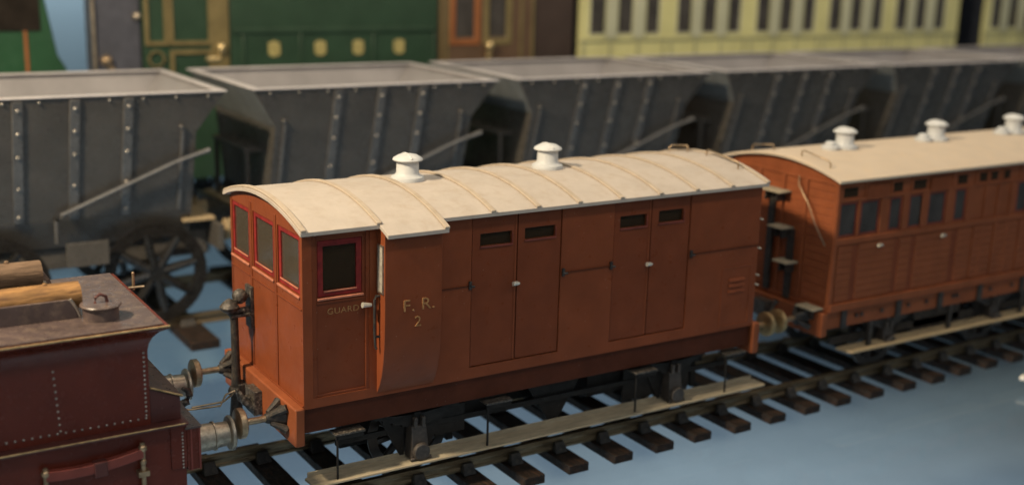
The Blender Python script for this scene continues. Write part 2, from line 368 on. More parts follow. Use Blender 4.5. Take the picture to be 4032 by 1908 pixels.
def leaf_spring(root, x, y, z, L, mat='iron', n=4, sag=.12, t=.03):
    m_ = MB()
    for i in range(n):
        l = L*(1-i*.18); pts = []
        for k in range(13):
            u = k/6-1; pts.append((x+u*l/2, z-sag*(1-u*u*(l/L)**2)-i*t*1.02))
        P = pts+[(px, pz-t) for px, pz in reversed(pts)]
        A = [m_.bm.verts.new((a, y-.05, c)) for a, c in P]; B = [m_.bm.verts.new((a, y+.05, c)) for a, c in P]; N = len(P)
        for q in range(N): m_.bm.faces.new((A[q], A[(q+1) % N], B[(q+1) % N], B[q]))
        for Q in (A, B):
            for q in range(12): m_.bm.faces.new((Q[q], Q[q+1], Q[N-2-q], Q[N-1-q]))
    m_.box(x-.05, x+.05, y-.065, y+.065, z-sag-n*t-.03, z-sag+.03)
    return m_.build('leaf_spring', mat, root, 30)
def axlebox(root, x, y, zt, zb):
    m_ = MB(); w = .13
    m_.hexa([(x-w,y-.12,zb),(x+w,y-.12,zb),(x+w,y+.1,zb),(x-w,y+.1,zb),(x-w*.8,y-.06,zt),(x+w*.8,y-.06,zt),(x+w*.8,y+.1,zt),(x-w*.8,y+.1,zt)])
    m_.lathe([(.11,-.165),(.12,-.13),(.12,-.10)], (x,y,zb+.10), 'y', 16)
    m_.box(x-.15, x+.15, y-.14, y-.10, zb-.015, zb+.03)
    m_.box(x-.08, x-.03, y-.09, y-.02, zt-.02, zt+.12); m_.box(x+.03, x+.08, y-.09, y-.02, zt-.02, zt+.12)
    return m_.build('axlebox', 'boxiron', root, 40, bevel=.012)
def wiron(root, x, y, zt, zb):
    m_ = MB(); m_.prism([(x-.55,zt),(x-.2,zb),(x-.14,zb),(x-.14,zt-.1),(x+.14,zt-.1),(x+.14,zb),(x+.2,zb),(x+.55,zt)], 'y', y-.015, y+.015)
    return m_.build('axleguard', 'darkiron', root, 0)
def loop_handle(root, pts, r, mat='iron', name='grab_rail'):
    m_ = MB(); m_.tube(pts, r, 8); return m_.build(name, mat, root, 60)

# ------------------------------------------------------------------ guard's van
van = empty('guards_van', (3.6, 0, 0), "chestnut brown guard's van with ribbed cream roof, side lookout and faded gold lettering", 'model van')
YS = -1.22; L = 7.20; ZB, ZE = 1.25, 3.42; TOP, K = 3.67, .13
UT = TOP-.05
# side walls (near with openings), far plain, ends
DO = (.12,.86,1.37,3.385); LD1 = (2.27,3.645,1.40,3.385); LD2 = (4.50,5.855,1.40,3.385)
m_ = MB(); m_.wall('y', YS, .06, 0, L, ZB, ZE, [DO, LD1, LD2, (.97,1.72,1.5,3.3)])
m_.box(0, L, 1.16, 1.22, ZB, ZE)
wins = [(.52,1.18,2.64,3.36), (-.33,.385,2.64,3.36), (-1.15,-.455,2.64,3.36)]
for x, t_ in ((0, .06), (L-.06, .06)):
    m_.wall('x', x, t_, -1.16, 1.16, ZB, 3.40, wins if x == 0 else [])
    ys = [-1.16+2.32*i/20 for i in range(21)]
    top = [(y, UT-.002-K*y*y) for y in ys]
    m_.prism([(-1.16, 3.40)]+[p for p in top if p[1] > 3.405]+[(1.16, 3.40)], 'x', x, x+t_)
m_.box(.06, L-.06, -1.16, 1.16, ZB, ZB+.05)
# vertical beading strips on the end and corner posts
body = m_.build('body', 'brown', van, 30)
m_ = MB()
for y in (.455, -.39): m_.box(-.012, -.001, y-.035, y+.035, ZB, 3.47)
for a, c in ((.50,1.2), (-.35,.42), (-1.2,-.43)):
    m_.box(-.014, -.001, a, c, 2.475, 2.495)
m_.box(-.018, -.001, -1.21, 1.21, ZB, ZB+.05)
m_.build('end_beading', 'brown2', van, 30, bevel=.006)
# end windows
for (a, c, z0, z1) in wins:
    f = MB(); f.frame('x', .012, .05, a+.004, c-.004, z0+.004, z1-.004, .06); fo = f.build('window_frame', 'red', van, 30, bevel=.008)
    p = MB(); p.box(.034, .044, a+.055, c-.055, z0+.055, z1-.055); p.build('pane', 'glass', fo, 0)
    s_ = MB(); s_.box(-.022, .0, a+.0, c-.0, z0-.035, z0-.003); s_.box(.0, .012, a+.08, c-.06, z0+.06, z0+.081); s_.build('sill', 'redsill', fo, 30, bevel=.006)
# guard door
x0, x1, z0, z1 = DO
g = MB(); g.wall('y', YS+.028, .035, x0, x1, z0, z1, [(.20,.775,2.60,3.29)])
g.box(x0, x0+.055, YS+.004, YS+.028, z0, z1); g.box(x1-.05, x1, YS+.004, YS+.028, z0, z1)
g.box(x0+.055, x1-.05, YS+.010, YS+.028, 2.525, 2.56); g.box(x0+.055, x1-.05, YS+.012, YS+.028, 3.33, z1); g.box(x0+.055, x1-.05, YS+.012, YS+.028, z0, z0+.035)
door = g.build('guard_door', 'brown2', van, 30, bevel=.006)
f = MB(); f.frame('y', YS+.032, .05, .204, .771, 2.604, 3.286, .07); f.build('window_frame', 'red', door, 30, bevel=.008)
s_ = MB(); s_.box(.19, .785, YS-.004, YS+.03, 2.57, 2.598); s_.box(.275, .70, YS+.015, YS+.031, 2.66, 2.68); s_.build('sill', 'redsill', door, 30, bevel=.006)
p = MB(); p.box(.27, .705, YS+.06, YS+.07, 2.67, 3.22); p.build('pane', 'glassd', door, 0)
h = MB(); h.tube([(.86,YS-.045,2.45),(.74,YS-.05,2.465)], [.022,.035], 8); h.tube([(.84,YS+.03,2.45),(.84,YS-.05,2.45)], .018, 8); h.build('handle', 'silver', door, 40)
letters('GUARD', .105, .315, YS+.0245, 2.385, door, sx=1.1)
# ducket
prof = [(YS+.05,3.385),(-1.43,3.385),(-1.435,2.8),(-1.435,2.3),(-1.425,2.0),(-1.395,1.75),(-1.35,1.55),(-1.29,1.40),(-1.225,1.30),(YS+.05,1.30)]
d_ = MB(); d_.prism(prof, 'x', .955, 1.735); duck = d_.build('ducket', 'brown', van, 30, bevel=.006)
f = MB(); f.frame('x', .938, .017, -1.415, -1.255, 2.60, 3.2, .02); f.build('window_frame', 'steel', duck, 30)
p = MB(); p.box(.945, .952, -1.395, -1.275, 2.62, 3.18)
MT['duckglass'] = paint('pale_ducket_glass', (.36,.34,.29), .2, .6, .3, 0, scale=12)
p.build('pane', 'duckglass', duck, 0)
letters('F. R.', .21, 1.19, -1.4405, 2.36, duck, sx=1.1); letters('2', .19, 1.35, -1.4405, 2.155, duck, sx=1.05)
loop_handle(van, [(.955,-1.30,2.56),(.90,-1.30,2.56),(.885,-1.30,2.53),(.885,-1.30,2.08),(.90,-1.30,2.05),(.955,-1.30,2.05)], .018, 'iron', 'grab_rail')
loop_handle(van, [(.885,-1.30,2.06),(.89,-1.31,1.94),(.905,-1.31,1.90)], .016, 'iron', 'grab_rail')
# luggage doors
for (a, c, z0, z1), ws in ((LD1, ((2.40,2.87,2.99,3.15),(3.07,3.54,3.01,3.16))), (LD2, ((4.61,5.06,3.0,3.165),(5.28,5.72,3.01,3.18)))):
    mid = (a+c)/2+(-.0 if a < 3 else -.03)
    for (p0, p1), w in zip(((a+.012, mid-.009), (mid+.009, c-.012)), ws):
        g = MB(); g.wall('y', YS+.010, .04, p0, p1, z0+.012, z1, [w]); ld = g.build('luggage_door', 'brown2', van, 30, bevel=.006)
        s_ = MB(); s_.box(w[0]-.01, w[1]+.012, YS-.010, YS+.014, w[2]-.022, w[2]-.002); s_.box(w[1]+.002, w[1]+.014, YS-.004, YS+.012, w[2], w[3]-.02); s_.build('sill', 'spring', ld, 30, bevel=.005)
        q = MB(); q.box(w[0]-.02, w[1]+.02, YS+.052, YS+.06, w[2]-.02, w[3]+.02); q.build('pane', 'glassd', ld, 0)
    bk = MB(); bk.box(a-.01, c+.01, YS+.065, YS+.075, z0-.01, z1); bk.build('door_backing', 'dark', van, 0)
    bm_ = MB(); bm_.box(mid-.045, mid-.012, YS+.002, YS+.010, z0+.02, z1-.02); bm_.build('cover_strip', 'brown', van, 30, bevel=.005)
    h = MB(); h.tube([(mid+.0,YS-.05,2.455),(mid-.09,YS-.055,2.46)], [.02,.03], 8); h.tube([(mid,YS+.02,2.455),(mid,YS-.055,2.455)], .018, 8); h.build('handle', 'silver', van, 40)
for a, c in ((1.76,2.25), (3.68,4.47), (5.89,7.19)):
    q = MB(); q.tube([(a,YS-.014,2.50),(c,YS-.014,2.50)], .007, 6)
    rod = q.build('tie_rod', 'brown_dk', van, 40)
    for x in (a, c):
        if 1.9 < x < 7.1:
            e = MB(); e.box(x-.02, x+.02, YS-.03, YS, 2.45, 2.56); e.tube([(x,YS-.02,2.5),(x+.05,YS-.05,2.49)], .016, 6); e.build('hinge_lug', 'iron', van, 40, bevel=.005)
# louvre panel at right
q = MB(); q.frame('y', YS-.010, .010, 6.52, 7.10, 1.30, 2.22, .03)
lp = q.build('louvre_panel', 'brown', van, 30, bevel=.005)
q = MB()
for k in range(3): q.hexa([(6.66,YS-.03,2.0-k*.085),(6.96,YS-.03,2.0-k*.085),(6.96,YS,2.0-k*.085),(6.66,YS,2.0-k*.085),(6.66,YS-.008,2.04-k*.085),(6.96,YS-.008,2.04-k*.085),(6.96,YS,2.04-k*.085),(6.66,YS,2.04-k*.085)])
q.build('louvre', 'brown', lp, 30)
for z in (2.9, 2.46, 2.05, 1.9):
    q = MB(); q.tube([(7.19,YS-.0,z),(7.235,YS-.03,z-.02)], .013, 6); q.build('corner_lug', 'steel', van, 40)
# roof
r_ = MB()
roof_mesh(r_, -.06, .94, 1.33, TOP, K, .05); roof_mesh(r_, .94, 1.76, 1.33, TOP, K, .05, y0=-1.55, n=28); roof_mesh(r_, 1.76, 7.225, 1.33, TOP, K, .05)
rbs = []
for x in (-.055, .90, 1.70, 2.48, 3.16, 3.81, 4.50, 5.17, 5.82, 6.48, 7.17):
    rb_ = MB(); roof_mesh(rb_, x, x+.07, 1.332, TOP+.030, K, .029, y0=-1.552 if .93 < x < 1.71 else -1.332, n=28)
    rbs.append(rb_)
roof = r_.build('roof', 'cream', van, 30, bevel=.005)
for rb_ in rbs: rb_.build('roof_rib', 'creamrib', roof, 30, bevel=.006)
vent(van, 1.99, 0, 3.665); vent(van, 4.20, 0, 3.665)
def roofrail(root, pts): loop_handle(root, pts, .012, 'bronze', 'roof_rail')
za = lambda y: arc(y, TOP, K)
roofrail(van, [(7.02,.72,za(.72)-.02),(7.02,.72,za(.72)+.08),(7.05,.70,za(.7)+.10),(7.05,.35,za(.35)+.10),(7.05,.32,za(.32)+.08),(7.05,.32,za(.32)-.02)])
roofrail(van, [(7.05,-.12,za(.12)-.02),(7.05,-.12,za(.12)+.08),(7.05,-.15,za(.15)+.10),(7.05,-.80,za(.8)+.10),(7.05,-.83,za(.83)+.08),(7.05,-.83,za(.83)-.02)])
# underframe
q = MB(); q.box(.01, L-.01, -1.175, -1.10, .93, 1.245); q.box(.01, L-.01, 1.10, 1.175, .93, 1.245)
q.box(.2, 7.0, -.06, .06, 1.0, 1.2); q.build('solebar', 'brown_dk', van, 30, bevel=.006)
for x0, x1 in ((-.13, -.005), (L+.005, L+.13)):
    q = MB(); q.box(x0, x1, -1.26, 1.26, .80, 1.285); q.build('headstock', 'orange', van, 30, bevel=.02)
for y, z in ((-.88, 1.09), (.82, 1.17)): buffer(van, -.13, y, z, -1)
for y, z in ((-.86, 1.07), (.86, 1.07)): buffer(van, L+.13, y, z, 1, 'brass', .56, .19)
# bolts, coupling, vacuum pipe on the left end
q = MB(); q.box(-.24, -.13, -.17, .15, .84, 1.16); q.box(-.30,-.2,-.05,.05,.92,1.06)
for y in (-.12,.1): q.tube([(-.17,y,.9),(-.33,y*.6,1.02),(-.38,y*.4,1.16)], [.06,.05,.02], 8)
q.build('coupling_hook', 'ironr', van, 40, bevel=.012)
q = MB(); q.tube([(-.26,.46,.62),(-.25,.46,.85),(-.245,.46,1.3),(-.25,.46,2.02)], [.085,.075,.055,.05], 12)
q.lathe([(.10,-.05),(.11,0),(.08,.06)], (-.25,.46,.98), 'z', 12); q.box(-.25,-.12,.36,.56,.92,1.08)
q.build('vacuum_pipe', 'iron', van, 40, bevel=.008)
q = MB(); q.box(-.05, -.0, .40, .60, 1.80, 2.36); q.tube([(-.03,.46,2.05),(-.30,.46,2.05)], .045, 10); q.box(-.31,-.05,.38,.54,1.98,2.02)
q.tube([(-.27,.46,2.0),(-.25,.46,1.75)], .04, 8)
lb = q.build('lamp_iron', 'ironr', van, 40, bevel=.01)
q = MB(); q.lathe([(.05,-.06),(.11,-.02),(.125,.02),(.09,.07),(.03,.12),(0,.13)], (-.31,.46,2.10), 'z', 14); q.build('cup', 'ironr', lb, 40)
q = MB(); q.ball((-.17,.46,2.24), .10); q.tube([(-.17,.46,2.24),(-.02,.46,2.25)], .04, 8); q.build('knob', 'ironr', lb, 60)
# running gear
AX = (1.58, 5.80)
for x in AX:
    wheelset(van, x, ((-.80,-1),(.72,1)), .54, .54, 10)
    wiron(van, x, -1.0, .95, .30); leaf_spring(van, x, -1.05, .98, 1.5, 'darkiron', 5, .12); axlebox(van, x, -1.10, .72, .29)
q = MB()
q.box(.5, 6.9, -1.0, -.96, .60, .68); q.box(2.1,5.3,-.75,-.70,.50,.58); q.prism([(3.3,.95),(3.75,.25),(3.85,.25),(4.3,.95)], 'y', -.95, -.92)
q.box(1.9,3.0,-.9,-.5,.55,.95); q.tube([(3.8,-.9,.4),(3.8,.9,.4)], .05, 8); q.box(4.4,5.2,-.9,-.3,.5,.9)
for x in AX: q.hexa([(x+.56,-.88,.3),(x+.66,-.88,.3),(x+.66,-.72,.3),(x+.56,-.72,.3),(x+.5,-.88,.85),(x+.62,-.88,.85),(x+.62,-.72,.85),(x+.5,-.72,.85)])
q.box(.75,2.35,-.55,-.50,.34,.90); q.box(4.55,6.6,-.55,-.50,.34,.86); q.box(.75,6.8,-.62,-.56,.56,.74); q.box(.2,7.0,.55,.62,.45,.85)  # plain dark slabs added to darken the gap under the van
q.box(4.98,5.62,-.99,-.95,.36,.84); q.box(1.9,2.35,-.99,-.95,.45,.84); q.box(.3,2.2,.2,.25,.4,.95); q.box(4.9,6.9,.2,.25,.4,.95)
q.build('brake_gear', 'darkiron', van, 30, bevel=.008)
for x in (.58, 2.72, 5.18, 6.88):
    q = MB(); q.box(x-.20, x+.20, -1.27, -1.08, .845, .875); so = q.build('step_plate', 'ironr', van, 30, bevel=.008)
    q = MB(); q.box(x-.175, x-.15, -1.25, -1.225, .27, .845); q.box(x-.19,x+.19,-1.25,-1.235,.79,.845); q.build('step_hanger', 'darkiron', so, 30, bevel=.006)
q = MB(); q.prism([(.07,-1.03),(.12,-1.00),(7.50,-1.00),(7.52,-1.03),(7.52,-1.27),(7.49,-1.30),(.20,-1.30),(.09,-1.25)], 'z', .245, .275)
q.box(.12,7.48,-1.005,-.985,.22,.33)
q.build('step_board', 'board', van, 30, bevel=.006)

# ------------------------------------------------------------------ passenger coach
coach = empty('passenger_coach', (14, 0, 0), 'chestnut passenger coach with smooth cream roof and row of white ventilators', 'model coach')
X0, X1 = 8.81, 20.5; CB, CE = 1.22, 3.28; CT, CK = 3.57, .125; CU = CT-.05
wn = []
def comp(x): return [(x,x+.38),(x+.47,x+.89),(x+1.14,x+1.42)]
xs = [8.88, 10.49]
for x in xs: wn += comp(x)
wn += [(13.3,13.6),(14.0,14.4),(14.8,15.2),(15.6,16.0),(16.6,17.0),(17.5,17.9),(18.4,18.8),(19.3,19.7)]
m_ = MB(); m_.wall('y', YS, .06, X0, X1, CB, CE, [(a,c,2.43,2.96) for a, c in wn]); m_.box(X0, X1, 1.16, 1.22, CB, CE)
for x in (X0, X1-.06):
    m_.box(x, x+.06, -1.16, 1.16, CB, 3.3)
    ys = [-1.16+2.32*i/20 for i in range(21)]
    m_.prism([(-1.16,3.3)]+[(y, CU-.002-CK*y*y) for y in ys if CU-CK*y*y > 3.31]+[(1.16,3.3)], 'x', x, x+.06)
m_.build('body', 'orange', coach, 30)
q = MB()   # side mouldings
q.box(X0, X1, YS-.035, YS, 2.30, 2.40); q.box(X0, X1, YS-.025, YS, 2.985, 3.03); q.box(X0-.02, X0+.06, YS-.03, YS+.02, CB, CE)
pil = [(9.27,9.33),(9.79,9.93),(10.32,10.47),(10.78,10.95),(11.40,11.60),(11.93,12.08)]
for a, c in pil: q.box(a, c, YS-.022, YS, 2.40, 2.985)
for x in (12.4,12.75,13.1,13.8,14.6,15.4,16.3,17.2,18.1,19.0,19.9): q.box(x, x+.06, YS-.025, YS, CB, 2.985)
for x in (8.87,9.4,10.0,10.48,11.0,11.5,12.1,12.42,12.8,13.3): q.box(x, x+.05, YS-.02, YS, 3.03, 3.25)
q.build('beading', 'orange', coach, 30, bevel=.008)
q = MB()   # lower planked panels, with dark slots between them
slots = [9.22,9.36,10.20,10.33,10.60,10.72,11.62,11.78,12.10,12.2]
edges = [8.90]+slots+[12.7,12.76,13.4,13.46,14.1,14.16,15,15.06,16,16.06,17,17.06,18,18.06,19,19.06,20.4]
for i in range(0, len(edges)-1, 2):
    for k in range(8):
        z = 1.36+k*.115; q.box(edges[i], edges[i+1], YS-.02, YS, z+.005, z+.115)
q.box(X0, X1, YS-.055, YS, CB, 1.345)
q.build('planking', 'orange', coach, 30, bevel=.006)
for a, c in ((9.225,9.355),(10.205,10.325),(10.605,10.715),(11.625,11.775)):
    q = MB(); q.box(a, c, YS-.012, YS, 1.346, 2.28); q.build('slot_shade_strip', 'brown2', coach, 0)  # darker brown strip painting in the shade inside the slot
q = MB()
for a, c in ((9.36,9.42),(10.32,10.60),(10.62,10.7),(11.66,11.76)): pass
for a, c in wn:
    f = MB(); f.frame('y', YS-.004, .03, a+.003, c-.003, 2.433, 2.957, .018); fo = f.build('window_frame', 'spring', coach, 30)
    p = MB(); p.box(a+.02, c-.02, YS+.012, YS+.019, 2.44, 2.95); p.build('pane', 'winr', fo, 0)
q.bm.free()
for a, c in wn[:6]+[(12.2,12.42),(12.5,12.72),(12.85,13.05)]:
    if not (9.3 < a < 9.5 or 10.8 < a < 11.0): q = MB(); q.box(a+.02, c-.02, YS-.008, YS-.001, 3.06, 3.20); q.build('shaded_top_panel', 'glassd', coach, 0)  # upper panels, the shade under the eave put into their dark colour
for x in (9.44, 10.95):
    q = MB()
    for k in range(5): q.hexa([(x,YS-.045,3.0+k*.045),(x+.5,YS-.045,3.0+k*.045),(x+.5,YS,3.0+k*.045),(x,YS,3.0+k*.045),(x,YS-.02,3.035+k*.045),(x+.5,YS-.02,3.035+k*.045),(x+.5,YS,3.035+k*.045),(x,YS,3.035+k*.045)])
    q.build('louvre', 'orange', coach, 30)
for x in (9.86, 11.4):
    q = MB(); q.tube([(x,YS,2.22),(x,YS-.07,2.22),(x-.1,YS-.075,2.225)], [.02,.02,.03], 8); q.build('handle', 'silver', coach, 40)
# end panels (facing the van)
q = MB()
for k in range(16):
    z = 1.24+k*.125
    for a, c in ((-1.16,-.62),(-.52,-.12),(-.02,.42),(.52,1.16)): q.box(X0-.012, X0, a, c, z+.006, z+.120)
for y in (-.57,-.07,.47): q.box(X0-.03, X0, y-.035, y+.035, 1.24, 3.25)
q.box(X0-.03, X0, -1.2, 1.2, 3.245, 3.29); q.box(X0-.04, X0, -1.2, 1.2, CB, 1.30); q.box(X0-.035, X0, -1.235, -1.17, 1.3, 3.28)
for a, c in ((-.52,-.12),(-.02,.42),(-1.15,-.62)): q.box(X0-.022, X0, a, c, 1.32, 1.42)
q.build('end_panelling', 'orange', coach, 30, bevel=.008)
for y, z, w in ((.02,2.97,.28),(-.20,2.40,.17),(-.36,1.86,.17),(-.98,1.25,.19)):
    q = MB(); q.box(X0-.28, X0-.01, y-w, y+w, z, z+.03); st = q.build('end_step', 'board', coach, 30, bevel=.008)
    e = MB(); e.box(X0-.2, X0-.005, y-w*.5, y-w*.5+.03, z-.16, z); e.box(X0-.2, X0-.005, y+w*.5-.03, y+w*.5, z-.16, z); e.build('step_bracket', 'iron', st, 30)
q = MB(); q.box(X0-.08, X0-.031, .05, .17, 1.3, 2.97); q.box(X0-.08, X0-.031, -.42, -.30, 1.25, 2.4); q.build('step_ladder', 'iron', coach, 30)
loop_handle(coach, [(X0-.02,-.40,3.28),(X0-.12,-.50,3.15),(X0-.14,-.75,2.9),(X0-.13,-.92,2.6),(X0-.02,-1.06,2.27)], .011, 'bronze', 'grab_rail')
r_ = MB(); roof_mesh(r_, X0-.10, X1+.1, 1.33, CT, CK, .05, n=30); r_.build('roof', 'creamb', coach, 30, bevel=.01)
for x in (10.2, 12.52, 14.72, 16.9, 19.1): vent(coach, x, 0, CT-.002, True)
zc = lambda y: arc(y, CT, CK)
for x in (8.93,): 
    roofrail(coach, [(x,-.28,zc(.28)-.02),(x,-.28,zc(.28)+.08),(x,-.32,zc(.32)+.1),(x,-.85,zc(.85)+.1),(x,-.9,zc(.9)+.07),(x,-.9,zc(.9)-.02)])
    roofrail(coach, [(x,.85,zc(.85)-.02),(x,.85,zc(.85)+.08),(x,.80,zc(.8)+.1),(x,.38,zc(.38)+.1),(x,.35,zc(.35)+.07),(x,.35,zc(.35)-.02)])
q = MB(); q.box(X0, X1, -1.20, -1.12, .92, 1.215); q.box(X0, X1, 1.12, 1.2, .92, 1.215); q.build('solebar', 'orange', coach, 30, bevel=.006)
for x in (9.5,9.62,10.1,10.75,11.2,11.9,12.0,12.9,13.5,14.4,15.3):
    q = MB(); q.lathe([(.035,-.03),(.03,0)], (x,-1.2,1.08), 'y', 8); q.build('bolt', 'iron', coach, 30)
for x in (9.2,10.5,11.55,12.6,13.8):
    q = MB(); q.box(x-.06, x+.06, -1.235, -1.2, .90, 1.2); q.build('spring_bracket', 'iron', coach, 30)
q = MB(); q.box(X0-.13, X0-.004, -1.25, 1.25, .82, 1.215); q.build('headstock', 'orange', coach, 30, bevel=.015)
for y in (-.86, .86): buffer(coach, X0-.13, y, 1.08, -1, 'brass', .62, .19)
q = MB(); q.box(X0-.3,X0-.13,-.15,.15,.9,1.15); q.tube([(X0-.2,-.3,1.2),(X0-.35,-.32,1.0),(X0-.3,-.35,.7)], .05, 8); q.build('coupling_hook', 'ironr', coach, 40)
for x in (10.4, 13.2, 17.2):
    wheelset(coach, x, ((-.80,-1),(.72,1)), .54, .54, 10); wiron(coach, x, -1.0, .95, .3); leaf_spring(coach, x, -1.06, .98, 1.4, 'iron', 5, .12); axlebox(coach, x, -1.08, .7, .38)
q = MB(); q.box(9.2, 20, -1.0, -.95, .55, .68); q.box(11.2,12.4,-1.0,-.4,.5,.95); q.box(14.4,16,-1.0,-.4,.45,.95); q.build('brake_gear', 'iron', coach, 30)
q = MB(); q.prism([(9.32,-1.0),(20,-1.0),(20,-1.3),(9.42,-1.3),(9.34,-1.22)], 'z', .46, .50); q.build('step_board', 'boardb', coach, 30, bevel=.006)
for x in (9.9, 11.9, 13.9, 16.2):
    q = MB(); q.box(x-.04, x+.04, -1.2, -1.15, .46, .93); q.build('step_hanger', 'iron', coach, 30)

# ------------------------------------------------------------------ maroon tender
ten = empty('locomotive_tender', (-4, -.15, 0), 'maroon riveted tender with flared top, loaded with two logs', 'model tender')
TX, TL = -1.80, -8.0; TY0, TY1 = -1.20, .80
def flare(sgn):  # (offset outwards, z) along the side
    return [(0,1.42),(0,2.28),(.015,2.36),(.05,2.44),(.11,2.51),(.19,2.56),(.20,2.585),(.17,2.59)]
m_ = MB(); fl = flare(1); rings = []
for o_, z in fl:
    rings.append([m_.bm.verts.new(p) for p in ((TL,TY0-o_,z),(TX+o_,TY0-o_,z),(TX+o_,TY1+o_,z),(TL,TY1+o_,z))])
for k in range(len(rings)-1):
    for i in range(4): m_.bm.faces.new((rings[k][i], rings[k][(i+1) % 4], rings[k+1][(i+1) % 4], rings[k+1][i]))
m_.bm.faces.new(rings[0][::-1])
m_.bm.faces.new(rings[-1])
tb = m_.build('tank_body', 'maroon', ten, 50)
q = MB(); q.box(TL, TX+.15, TY0-.15, TY1+.15, 2.591, 2.612); q.build('tank_top', 'maroontop', ten, 30, bevel=.006)
q = MB(); q.tube([(TL,TY0-.2,2.59),(TX+.2,TY0-.2,2.59)], .012, 8); q.build('coping_bead', 'brass', ten, 30)
q = MB()
def riv(x, y, z, r=.0145): q.ball((x,y,z), r, (1,.7,1), 8, 6)
for k in range(10): riv(-2.79+k*.004, TY0, 2.2-k*.075)
for k in range(60): riv(TX-.05-k*.085, TY0, 1.50)
for k in range(15): riv(TX-.045, TY0, 2.26-k*.052)
merge(tb, q.build('rivet_seam', 'rivet', ten, 60))
q = MB(); q.box(TL, -1.42, -1.34, 1.04, 1.385, 1.418); q.build('footplate', 'maroond', ten, 30, bevel=.008)
q = MB(); q.tube([(TL,-1.34,1.414),(-1.46,-1.34,1.414)], .008, 6); q.build('footplate_edge', 'brass', ten, 30)
# rear tool box with sloped lid
q = MB(); q.prism([(TX+.002,1.42),(-1.46,1.42),(-1.46,1.68),(TX+.002,1.83)], 'y', -1.19, .85); tbx = q.build('rear_tool_box', 'maroond', ten, 30, bevel=.006)
q = MB(); q.hexa([(TX+.01,-1.20,1.832),(-1.44,-1.20,1.682),(-1.44,.86,1.682),(TX+.01,.86,1.832),(TX+.01,-1.20,1.85),(-1.44,-1.20,1.70),(-1.44,.86,1.70),(TX+.01,.86,1.85)]); q.build('lid', 'maroontop', tbx, 30, bevel=.005)
q = MB(); q.tube([(TX+.01,-1.205,1.845),(-1.44,-1.205,1.695)], .012, 6); q.build('edge_strip', 'brass', tbx, 30)
# top: coal plates, filler
q = MB(); q.prism([(TL,2.612),(-2.40,2.612),(-2.43,2.72),(-2.50,2.83),(TL,2.83)], 'y', -.75, -.715); q.prism([(TL,2.612),(-2.40,2.612),(-2.43,2.72),(-2.50,2.83),(TL,2.83)], 'y', .55, .585)
q.build('coal_rail', 'maroontop', ten, 30, bevel=.006)
q = MB(); q.tube([(-2.385,-.735,2.62),(-2.41,-.735,2.70),(-2.48,-.735,2.83)], .018, 8); q.build('coal_rail_edge', 'rivet', ten, 40)
q = MB(); q.box(TL, -2.42, -.71, .545, 2.613, 2.66); q.build('bunker_floor', 'coal', ten, 0)
q = MB(); q.lathe([(.19,0),(.19,.14),(.0,.142)], (-2.19,-.86,2.612), 'z', 28); fc = q.build('filler_cap', 'maroontop', ten, 40)
q = MB(); q.lathe([(.0,.142),(.215,.143),(.22,.158),(.21,.17),(.0,.178)], (-2.19,-.86,2.612), 'z', 28); q.build('lid', 'maroontop', fc, 40)
q = MB(); q.tube([(-2.25,-.86,2.78),(-2.24,-.86,2.85),(-2.19,-.86,2.88),(-2.13,-.86,2.85),(-2.12,-.86,2.78)], .018, 8); q.build('handle', 'maroond', fc, 60)
q = MB(); q.tube([(-1.58,.12,2.60),(-1.58,.12,2.80)], [.02,.014], 8); q.ball((-1.58,.12,2.80), .02, u=8, v=6); q.tube([(-1.64,.12,2.63),(-1.46,.10,2.63)], .016, 6); q.build('lamp_iron', 'bronze', ten, 40)
# frames, beam, springs
q = MB(); q.box(TL, -1.43, -1.22, -1.17, .55, 1.384); q.box(TL, -1.43, .78, .83, .55, 1.384); q.build('frame_plate', 'maroon', ten, 30)
q = MB(); q.box(-1.42, -1.27, -1.25, .95, .80, 1.30); q.box(-1.60,-1.42,-1.245,-1.0,.84,1.384); bb = q.build('buffer_beam', 'maroon', ten, 30, bevel=.008)
q = MB(); q.box(-1.44, -1.255, -1.27, .97, 1.302, 1.33); q.build('beam_top', 'maroontop', bb, 30, bevel=.005)
q = MB(); q.box(-1.385,-1.365,-1.262,-1.25,.80,1.30); q.box(-1.29,-1.268,-1.262,-1.25,.80,1.30); q.build('beam_edging', 'spring', bb, 30)
q = MB()
for k in range(11): q.ball((-1.47,-1.247,1.27-k*.042), .013, u=12, v=10)
merge(bb, q.build('rivet_row', 'rivet', ten, 60))
# arched leaf spring with hangers
q = MB(); N = 20; xa, xb = -2.95, -1.93
pts = [(xa+(xb-xa)*i/N, 1.14+.07*(1-(2*i/N-1)**2)*0+.0) for i in range(N+1)]
pts = [(x, 1.05+.045*((x-(xa+xb)/2)/((xb-xa)/2))**2+.06*(x-xa)/(xb-xa)) for x, z in pts]
q.prism([(x, z+.055) for x, z in pts]+[(x, z-.055) for x, z in reversed(pts)], 'y', -1.34, -1.25); sp = q.build('leaf_spring', 'spring', ten, 30, bevel=.006)
q = MB(); xm = (xa+xb)/2+.05; q.box(xm-.07, xm+.07, -1.355, -1.24, .98, 1.15); q.build('spring_buckle', 'maroond', sp, 30, bevel=.008)
for x, z in ((xa, 1.09), (xb, 1.17)):
    q = MB(); q.tube([(x,-1.29,z+.09),(x,-1.29,.6)], .028, 8); q.ball((x,-1.30,z+.03), .05, u=10, v=6); q.ball((x,-1.30,z-.13), .04, u=10, v=6); q.box(x-.06,x+.06,-1.33,-1.2,z-.3,z-.24); q.build('spring_hanger', 'bronze', ten, 40)
for x in (-2.4, -4.6, -6.8): wheelset(ten, x, ((-.80,-1),(.72,1)), .6, .6, 10)
